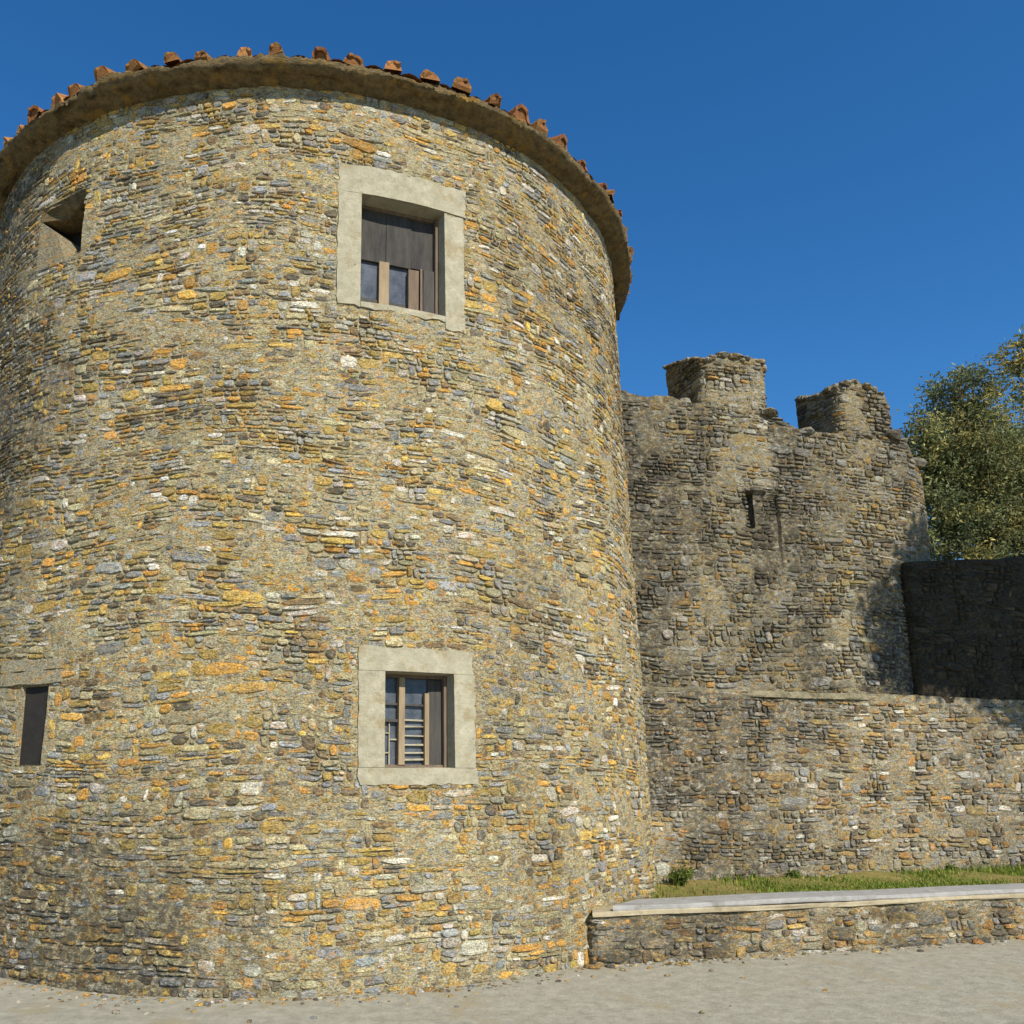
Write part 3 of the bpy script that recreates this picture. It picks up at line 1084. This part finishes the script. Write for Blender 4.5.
pathU, PU, LU = faced_wall(sk, up_pts, 2.5, up_top, -1.35, 41, PAL_OLD, (0.235, 0.20, 0.125), SIZES_MID, blocked=up_block, Hmin=4.6, Hmax=6.5,
                           relief=(0.004, 0.026), amp=0.010, ex_u=[NICHE[0] - .01, NICHE[0] + .01, NICHE[0] + .14, NICHE[0] + .16, NICHE[1] - .01, NICHE[1] + .01],
                           dfun=lambda u, v: -0.05 * ((u > NICHE[0]) & (u < NICHE[1])) * smooth(NICHE[2], NICHE[2] + .9, v) * (v < NICHE[3]) - 0.28 * ((u > NICHE[0]) & (u < NICHE[0] + .15)) * (v > 4.72) * (v < NICHE[3]),
                           inset=lambda s: np.where((s > NICHE[0] - .1) & (s < NICHE[1] + .1), 0.42, 0.015))
# stones of the blocked-up recess, darkened to paint its shade
rngN = np.random.default_rng(43)
rc = pack(NICHE[1] - NICHE[0] - .04, NICHE[3] - NICHE[2] - .04, lambda u, v: (u < -1) | (v < -1), rngN, SIZES_MID)
rc[:, 1] += NICHE[2]
rc = rc[~((rc[:, 0] < .13) & (rc[:, 1] + rc[:, 3] > 4.72))]
stones(sk, lambda u, v, d: PU(u, v, d - 0.05 * smooth(NICHE[2], NICHE[2] + .9, v)), rc, rngN, PAL_DARK + PAL_OLD[:2], (0.003, 0.02), u_off=NICHE[0] + .02)
castle = empty("castle_wall", tuple(O_RET + NN * UPO + np.array([0, 0, 2.5])))
tag(castle, "ruined crenellated rubble wall with two broken merlons behind the tower", "castle wall")


def up_stain_shade(V):
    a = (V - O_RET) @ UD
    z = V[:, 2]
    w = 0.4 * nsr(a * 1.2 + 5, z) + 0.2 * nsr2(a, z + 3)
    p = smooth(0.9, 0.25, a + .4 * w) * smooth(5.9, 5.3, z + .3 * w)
    q = smooth(0.36, 0.2, np.abs(a - 1.87 + .12 * w)) * smooth(2.9, 4.2, z + .6 * w) * (z < 5.21)  # shade inside the recess, painted into the alpha
    r = smooth(1.1, 0.85, np.hypot((a - 4.2) / 1.05, (z - 2.45) / 0.85) + .25 * w)  # painted shadow, a dark ellipse in the corner by the dark wall
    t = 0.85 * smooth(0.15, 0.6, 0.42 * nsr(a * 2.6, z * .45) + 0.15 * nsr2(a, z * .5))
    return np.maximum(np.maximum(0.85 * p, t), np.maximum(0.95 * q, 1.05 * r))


keep_world(sk.build("wall", M_UPPER, stain=up_stain_shade), castle)


def merlon(name_seed, a0, a1, nb, prof, label):
    """prof: heights at back-left, front-left, peak (fraction along the front), front-right, back-right"""
    zBL, zFL, (fp, zP), zFR, zBR = prof
    c = 0.13
    q = [(a0 + .03, nb), (a0, UPO - c)]
    pts = q + [(a0 + c - c * math.cos(t), UPO - c + c * math.sin(t)) for t in (.4, .8, 1.2)] + [(a0 + c, UPO), (a1 - c, UPO)]
    pts += [(a1 - c + c * math.sin(t), UPO - c + c * math.cos(t)) for t in (.4, .8, 1.2)] + [(a1, UPO - c), (a1 - .04, nb)]
    d = UPO - nb
    w = a1 - a0
    sx = [0, d, d + fp * w, d + w, 2 * d + w]
    sz = [zBL, zFL, zP, zFR, zBR]
    nz1 = Noise(np.random.default_rng(name_seed), 7.0)
    Hf = lambda s: np.interp(s, sx, sz) + 0.035 * nz1(s, 0) - 0.06 * np.exp(-((s - d - w) / .12) ** 2) - 0.04 * np.exp(-((s - d) / .1) ** 2)
    sk = Skin()
    rng = np.random.default_rng(name_seed)
    dense = densify(pts)
    path, L = make_path(dense)
    P = path_P(path)
    mort = (0.22, 0.185, 0.115)
    mortar_grid(sk, P, lines(0, L, 0.05), lines(6.0, 7.5, 0.05), rng, mort, None, Hf, 6.3, 7.5, 0.012)
    rc = pack(L, 1.6, lambda u, v: (v + 6.0 > Hf(u) - 0.02), rng, SIZES_MID)
    stones(sk, lambda u, v, d_: P(u, v + 6.0, d_), rc, rng, PAL_OLD, (0.003, 0.03))
    # closed top and back
    s = np.linspace(0, L, 60)
    a, n, na, nn_ = path(s)
    rim = O_RET + (a - na * .01)[:, None] * UD + (n - nn_ * .01)[:, None] * NN + (Hf(s) - 0.005)[:, None] * np.array([0, 0, 1.0])
    cen = rim.mean(0) + np.array([0, 0, 0.02])
    mid = rim * 0.5 + cen * 0.5 + np.array([0, 0, .015]) + rng.normal(0, .015, rim.shape)
    bl, br = rim[0].copy(), rim[-1].copy()
    bl[2] = br[2] = 6.0
    V = np.concatenate([rim, mid, cen[None], bl[None], br[None]])
    i = np.arange(59)
    q = np.concatenate([np.stack([i, i + 1, i + 61, i + 60], -1), [[59, 0, 60, 119]], [[0, 59, 121 + 1, 121]]])
    t = np.concatenate([np.stack([i + 60, i + 61, np.full(59, 120)], -1), [[119, 60, 120]]])
    sk.add(V, [q, t], mort)
    # loose capping stones
    f = rng.random(90)
    p = rim[rng.integers(0, 60, 90)] * f[:, None] + cen * (1 - f[:, None]) + np.array([0, 0, -0.005])
    rubble_bits(sk, p, rng, PAL_OLD, (0.04, 0.10))
    k = rng.integers(0, 60, 70)
    rubble_bits(sk, rim[k] + np.array([0, 0, -.012]), rng, PAL_OLD, (0.03, 0.07))
    o = keep_world(sk.build("merlon", M_UPPER), castle)
    return o


merlon(51, 1.14, 2.12, UPO - .92, (7.33, 7.07, (0.26, 7.17), 7.02, 7.1), "")
merlon(52, 3.22, 4.12, UPO - 0.86, (7.0, 6.92, (0.3, 6.98), 6.80, 6.85), "")

# ---- dark wall carrying on to the right
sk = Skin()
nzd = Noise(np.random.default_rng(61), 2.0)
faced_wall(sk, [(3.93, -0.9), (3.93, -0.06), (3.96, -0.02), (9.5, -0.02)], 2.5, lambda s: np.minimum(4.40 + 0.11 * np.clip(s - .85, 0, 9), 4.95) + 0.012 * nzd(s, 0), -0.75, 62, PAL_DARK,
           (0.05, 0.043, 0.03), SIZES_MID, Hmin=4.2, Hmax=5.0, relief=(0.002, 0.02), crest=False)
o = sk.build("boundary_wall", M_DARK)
tag(o, "dark square-ended stone wall in shade at the right, in front of the trees", "wall")

# ---- low parapet at the road with its coping
par = empty("parapet_wall", tuple(O_RET + UD * -1.5 + NN * 1.45))
tag(par, "knee-high rubble parapet with a pale concrete coping beside the road", "low wall")
nzp = Noise(np.random.default_rng(71), 2.0)
sk = Skin()
faced_wall(sk, [(-1.62, 1.30), (-1.545, 1.60), (-1.52, 1.63), (9.5, 1.63)], -0.25, lambda s: 0.41 + 0.006 * nzp(s, 0), 1.26, 72, PAL_RET,
           (0.25, 0.215, 0.135), [(0.3, (0.18, 0.40), (0.09, 0.17)), (0.4, (0.1, 0.26), (0.05, 0.1)), (0.3, (0.05, 0.14), (0.04, 0.08))], Hmin=0.2, Hmax=0.45, relief=(0.002, 0.026), crest=False)
def par_stain(V):
    a = (V - O_RET) @ UD
    w = 0.5 * nsr(a * 1.3 + 2, V[:, 2]) + 0.25 * nsr2(a, V[:, 2])
    return 0.75 * smooth(-0.15, 0.45, w)


keep_world(sk.build("masonry", M_PARA, stain=par_stain), par)


def strip(name, mat, a0f, a0b, a1, nf, nb, z0, z1, seed, parent, wob=0.006):
    rng = np.random.default_rng(seed)
    k = 160
    t = np.linspace(0, 1, k)
    n1, n2, n3 = Noise(rng, 3.0), Noise(rng, 10.0), Noise(rng, 2.0)
    rows = []
    prof = [(nf - .004, z0), (nf, z0 + (z1 - z0) * .3), (nf - .003, z1 - .008), (nf - .014, z1), ((nf * .6 + nb * .4), z1 + .003), (nb, z1), (nb, z0)]
    for j, (n, z) in enumerate(prof):
        fr = (nf - n) / (nf - nb)
        a = (a0f * (1 - fr) + a0b * fr) * (1 - t) + a1 * t
        nn_ = n + wob * n1(a, 0) * (1 if j < 4 else .5) + wob * .5 * n2(a, j * .2)
        zz = z + wob * .6 * n3(a, 1) + rng.normal(0, wob * .15, k)
        rows.append(O_RET + a[:, None] * UD + nn_[:, None] * NN + zz[:, None] * np.array([0, 0, 1.0]))
    V = np.array(rows)
    m = len(prof)
    I = np.arange(m * k).reshape(m, k)
    I2 = np.concatenate([I, I[:1]])
    q = np.stack([I2[:-1, :-1], I2[:-1, 1:], I2[1:, 1:], I2[1:, :-1]], -1).reshape(-1, 4)
    sk = Skin()
    sk.add(V.reshape(-1, 3), [q, I[::-1, 0][None, :], I[:, -1][None, :]], (1, 1, 1))
    return keep_world(sk.build(name, mat), parent)


strip("mortar_bed", M_LIP, -1.56, -1.40, 9.5, 1.655, 1.27, 0.408, 0.448, 81, par, 0.007)
strip("coping", M_COPE, -1.36, -0.90, 9.5, 1.640, 1.24, 0.4485, 0.492, 82, par, 0.004)

M_LEDGE = rough_mat("ledge_mortar", (0.17, 0.145, 0.085), (0.34, 0.30, 0.19), 9, (0.12, 0.10, 0.06), 0.5, 1.0, 0.03, scale2=3.0)
strip("ledge", M_LEDGE, -0.2, -0.2, 3.9, 0.012, -0.2, 2.57, 2.645, 83, castle, 0.016)

# ---- planted strip between parapet and retaining wall
sk = Skin()
ka, kn = 120, 14
A_, N_ = np.meshgrid(np.linspace(-1.6, 9.4, ka), np.linspace(1.28, -0.1, kn))
nzs = Noise(np.random.default_rng(91), 4.0)
Zs = 0.43 + 0.02 * nzs(A_, N_) + 0.05 * smooth(0.5, -0.1, N_)
V = O_RET + A_[..., None] * UD + N_[..., None] * NN + Zs[..., None] * np.array([0, 0, 1.0])
I = np.arange(A_.size).reshape(A_.shape)
sk.add(V.reshape(-1, 3), [np.stack([I[:-1, :-1], I[:-1, 1:], I[1:, 1:], I[1:, :-1]], -1).reshape(-1, 4)], (1, 1, 1))
tag(sk.build("terrace_soil", M_SOIL, shade=True), "narrow bed of soil behind the coping", None, None, "structure")


def blades(sk, base, hgt, rng, cols, wid=0.006, lean=0.5):
    n = len(base)
    az = rng.uniform(0, 2 * np.pi, n)
    d = np.stack([np.cos(az), np.sin(az), 0 * az], -1)
    s = np.stack([-np.sin(az), np.cos(az), 0 * az], -1)
    w = wid * rng.uniform(0.6, 1.5, n)[:, None]
    h = hgt[:, None]
    ln = lean * rng.uniform(0.1, 1.2, n)[:, None]
    up = np.array([0, 0, 1.0])
    v0, v1 = base - s * w, base + s * w
    m = base + up * h * .6 + d * h * ln * .35
    v2, v3 = m + s * w * .8, m - s * w * .8
    tip = base + up * h + d * h * ln
    V = np.stack([v0, v1, v2, v3, tip], 1).reshape(-1, 3)
    i = np.arange(n)[:, None] * 5
    c = np.repeat(cols, 5, 0)
    sk.add(V, [i + np.array([[0, 1, 2, 3]]), i + np.array([[3, 2, 4]])], c)


rng = np.random.default_rng(95)
ng = 48000
a = rng.uniform(-1.2, 9.3, ng)
n = 1.24 - 1.24 * rng.random(ng)
dens = Noise(rng, 1.6)(a, n * 1.5) * 0.5 + 0.5
tall = smooth(0.6, 0.0, n) * np.where(a < 1.3, 1.0, np.where(a > 3.2, 0.9, 0.25))
keep = rng.random(ng) < np.clip(1.5 * dens - 0.35 + 0.35 * tall, 0.04, 1)
a, n, tall = a[keep], n[keep], tall[keep]
hg = rng.uniform(0.015, 0.045, len(a)) * (1 + 2.2 * tall * rng.random(len(a)))
gc = np.where(rng.random((len(a), 1)) < 0.55, np.array([[0.16, 0.23, 0.03]]), np.where(rng.random((len(a), 1)) < .6, np.array([[0.29, 0.28, 0.05]]), np.array([[0.12, 0.16, 0.025]]))) * rng.lognormal(0, .25, (len(a), 1))
base = O_RET + a[:, None] * UD + n[:, None] * NN + (0.43 + 0.05 * smooth(0.5, -0.1, n) - 0.02)[:, None] * np.array([0, 0, 1.0])
sk = Skin()
blades(sk, base, hg + 0.02, rng, gc)
tag(sk.build("grass", M_LEAF), "low yellow-green grass and moss along the foot of the retaining wall", "grass", None, "stuff")


# ------------------------------------------------------------------ plants and trees
def leaves(sk, centres, rad, nper, size, rng, cols, flat=0.8):
    """leaf-sized quads spread through small clumps"""
    nC = len(centres)
    k = nper
    C = np.repeat(centres, k, 0)
    Rr = np.repeat(rad, k)[:, None]
    p = C + rng.normal(0, 0.45, (nC * k, 3)) * Rr * np.array([1, 1, flat])
    nrm = rng.normal(0, 1, (nC * k, 3)) + np.array([0, 0, 0.5])
    nrm /= np.linalg.norm(nrm, axis=1)[:, None]
    t = np.cross(nrm, rng.normal(0, 1, (nC * k, 3)))
    t /= np.linalg.norm(t, axis=1)[:, None]
    b = np.cross(nrm, t)
    L = size * rng.uniform(0.6, 1.4, nC * k)[:, None]
    Wd = L * rng.uniform(0.28, 0.5, nC * k)[:, None]
    V = np.stack([p - t * L * .5, p + b * Wd * .5 + nrm * L * .06, p + t * L * .5 - nrm * L * .08, p - b * Wd * .5 + nrm * L * .06], 1).reshape(-1, 3)
    cc = np.repeat(cols, k, 0) * rng.lognormal(0, 0.25, (nC * k, 1))
    i = np.arange(nC * k)[:, None] * 4 + np.arange(4)[None, :]
    sk.add(V, [i], np.clip(np.repeat(cc, 4, 0), 0.005, .8))


def tube(sk, pts, radii, k=8, col=(1, 1, 1)):
    pts = np.array(pts, float)
    m = len(pts)
    rows = []
    for i in range(m):
        d = pts[min(i + 1, m - 1)] - pts[max(i - 1, 0)]
        d /= np.linalg.norm(d) + 1e-9
        s = np.cross(d, [0.3, 1, 0.1])
        s /= np.linalg.norm(s)
        t = np.cross(d, s)
        a = np.arange(k) / k * 2 * np.pi
        rows.append(pts[i] + radii[i] * (np.cos(a)[:, None] * s + np.sin(a)[:, None] * t))
    I = np.arange(m * k).reshape(m, k)
    N1 = np.roll(I, -1, 1)
    sk.add(np.array(rows).reshape(-1, 3), [np.stack([I[:-1], N1[:-1], N1[1:], I[1:]], -1).reshape(-1, 4), I[::-1][-1][::-1][None, :], I[-1][None, :]], col)


def tree(base, top, lobes, seed, label, leaf, nper, palette, trunk_r=0.16, group=None, clump=(0.16, 0.36), dens=110):
    rng = np.random.default_rng(seed)
    base = np.array(base, float)
    top = np.array(top, float)
    root = empty("tree", tuple(base))
    tag(root, label, "tree", group)
    sk = Skin()
    m = 9
    tr = [base + (top - base) * t + np.array([0.12 * math.sin(3 * t + seed), 0.1 * math.sin(4 * t), 0]) * t for t in np.linspace(0, 1, m)]
    tube(sk, tr, np.linspace(trunk_r, trunk_r * .2, m), 10)
    cs, rs, cl = [], [], []
    for (c, r) in lobes:
        c, r = np.array(c, float), np.array(r, float)
        n = int(dens * r[0] * r[1] * r[2] ** .8) + 14
        d = rng.normal(0, 1, (n, 3))
        d /= np.linalg.norm(d, axis=1)[:, None]
        q = rng.random(n) ** 0.42 * rng.uniform(0.8, 1.1, n)
        p = c + d * r * q[:, None]
        cs.append(p)
        rs.append(rng.uniform(*clump, n))
        pc = np.array([palette[i] for i in rng.integers(0, len(palette), n)])
        cl.append(pc * rng.lognormal(0, 0.22, (n, 1)))
        # limbs into the lobe
        for _ in range(5):
            e = p[rng.integers(0, n)]
            t0 = np.clip((e[2] - 0.8 - base[2]) / (top[2] - base[2]), 0.15, 0.9)
            s = base + (top - base) * t0
            mid = (s + e) / 2 + np.array([0, 0, -0.1]) + rng.normal(0, .08, 3)
            tube(sk, [s, mid, e], [trunk_r * .35, trunk_r * .2, trunk_r * .06], 6)
    keep_world(sk.build("trunk", M_BARK, shade=True), root)
    sk = Skin()
    leaves(sk, np.concatenate(cs), np.concatenate(rs), nper, leaf, rng, np.concatenate(cl))
    keep_world(sk.build("crown", M_LEAF), root)
    return root


OLIVE = [(0.19, 0.205, 0.08), (0.145, 0.165, 0.065), (0.245, 0.24, 0.085), (0.11, 0.13, 0.057), (0.29, 0.255, 0.08)]
YELLOW = [(0.34, 0.27, 0.05), (0.25, 0.22, 0.05), (0.18, 0.17, 0.05), (0.40, 0.29, 0.05)]
tree((9.2, 14.0, 0), (9.1, 13.9, 8.3),
     [((9.15, 13.8, 7.75), (0.68, .7, 1.1)), ((8.1, 13.4, 6.75), (0.55, .5, 1.0)), ((8.9, 13.6, 6.6), (0.9, .9, 0.9)), ((9.3, 13.7, 6.2), (1.0, .9, 1.0)), ((8.4, 13.4, 5.6), (1.0, .8, 1.1)), ((10.2, 13.8, 6.6), (.8, .8, 1.1)), ((10.2, 13.7, 5.2), (1.2, .9, 1.1))],
     201, "bushy dark olive-green tree rising directly behind the dark wall", 0.08, 105, OLIVE)
tree((11.9, 14.8, 0), (11.8, 14.7, 9.4),
     [((11.5, 14.6, 8.9), (1.0, .8, .55)), ((12.2, 14.7, 8.2), (1.3, 1, .9)), ((11.9, 14.7, 7.0), (1.4, 1, 1.1)), ((10.75, 14.3, 9.1), (.6, .5, .42)), ((10.9, 14.3, 8.2), (.5, .5, .5)), ((11.6, 14.6, 5.6), (1.2, 1, 1.0))],
     202, "yellowish leafy tree reaching in at the right edge of the picture", 0.085, 55, YELLOW + OLIVE[:2])
# the tree beside the road, just outside the picture, whose shadow lies on the dark wall
P0 = np.array([7.15, 11.35, 3.95]) + SUN * 6.2
tree((P0[0] + 2.0, P0[1] + .2, 0), (P0[0] + .6, P0[1], P0[2] + 1.0),
     [(tuple(P0), (1.5, 1.3, 1.0)), ((P0[0] - .95, P0[1] - .2, P0[2] - .8), (.8, .5, .28)), ((P0[0] + .9, P0[1] - .2, P0[2] - .1), (1.2, 1.2, .9)), ((P0[0] + .9, P0[1], P0[2] + .6), (1.0, 1.0, .7))],
     203, "roadside tree just outside the picture that shades the dark wall", 0.12, 60, OLIVE)

# leafy weeds at the foot of the wall
def weed(a, n, h, seed, label, cat="weed"):
    rng = np.random.default_rng(seed)
    b = O_RET + UD * a + NN * n + np.array([0, 0, 0.44])
    root = empty("weed", tuple(b))
    tag(root, label, cat)
    sk = Skin()
    lv = Skin()
    for i in range(16):
        az = rng.uniform(0, 6.28)
        ln = rng.uniform(.1, .9) * h
        e = b + np.array([math.cos(az) * ln * .7, math.sin(az) * ln * .5, h * rng.uniform(.4, 1)])
        m_ = (b + e) / 2 + np.array([0, 0, .04])
        tube(sk, [b, m_, e], [.006, .004, .002], 5, (0.12, 0.14, 0.03))
        cen = np.array([b * (1 - t) ** 2 + 2 * m_ * t * (1 - t) + e * t * t for t in (.35, .6, .8, 1.0)])
        leaves(lv, cen, np.full(4, .05), 9, .042, rng, np.tile(np.array([[0.12, 0.16, 0.025]]) * rng.lognormal(0, .2), (4, 1)))
    keep_world(sk.build("stem", M_LEAF), root)
    keep_world(lv.build("leaves", M_LEAF), root)


weed(0.24, 0.16, 0.24, 301, "bright green leafy weed in the corner between tower and retaining wall")
weed(1.75, 0.04, 0.10, 302, "small low weed against the middle of the retaining wall")
weed(4.0, 0.05, 0.11, 303, "dark green weed by the retaining wall under the trees")

# loose stones along the foot of the walls
def loose(a, n, size, col, seed, label):
    rng = np.random.default_rng(seed)
    sk = Skin()
    p = O_RET + UD * a + NN * n
    p[2] = float(ground_h(p[0], p[1])) + size * .32
    rubble_bits(sk, [p], rng, [(col, 1)], (size, size * 1.01))
    tag(keep_world(sk.build("loose_stone", M_PARA), None) if False else sk.build("loose_stone", M_PARA), label, "stone")


loose(2.55, 1.71, 0.055, (0.40, 0.16, 0.04), 401, "orange-brown stone lying at the foot of the low parapet")
loose(-1.62, 1.72, 0.05, (0.45, 0.24, 0.05), 402, "ochre stone lying where the parapet meets the tower")

# grit and chips gathered at the foot of the tower and the parapet
rng = np.random.default_rng(501)
sk = Skin()
palc = np.array([c for c, _ in PAL_TOWER])
pts = []
for _ in range(900):
    ph = math.radians(rng.uniform(-75, 42))
    r = R0 + 0.03 + rng.exponential(0.10)
    pts.append((CX + r * math.sin(ph), CY - r * math.cos(ph), 0))
for _ in range(420):
    p = O_RET + UD * rng.uniform(-1.5, 7) + NN * (1.66 + rng.exponential(0.07))
    pts.append((p[0], p[1], 0))
for _ in range(70):
    pts.append((rng.uniform(-6, 7), rng.uniform(4.5, 9.5), 0))
for p in pts:
    if math.hypot(p[0] - CX, p[1] - CY) < R0 + .01: continue
    sz_ = rng.uniform(0.006, 0.02) if rng.random() < .93 else rng.uniform(0.02, 0.035)
    rubble_bits(sk, [(p[0], p[1], float(ground_h(p[0], p[1])) + sz_ * .3)], rng, [(tuple(palc[rng.integers(0, 8)] * .9), 1)], (sz_, sz_ * 1.01))
tag(sk.build("gravel", M_PARA), "loose grit and chips gathered along the foot of the walls", "gravel", None, "stuff")
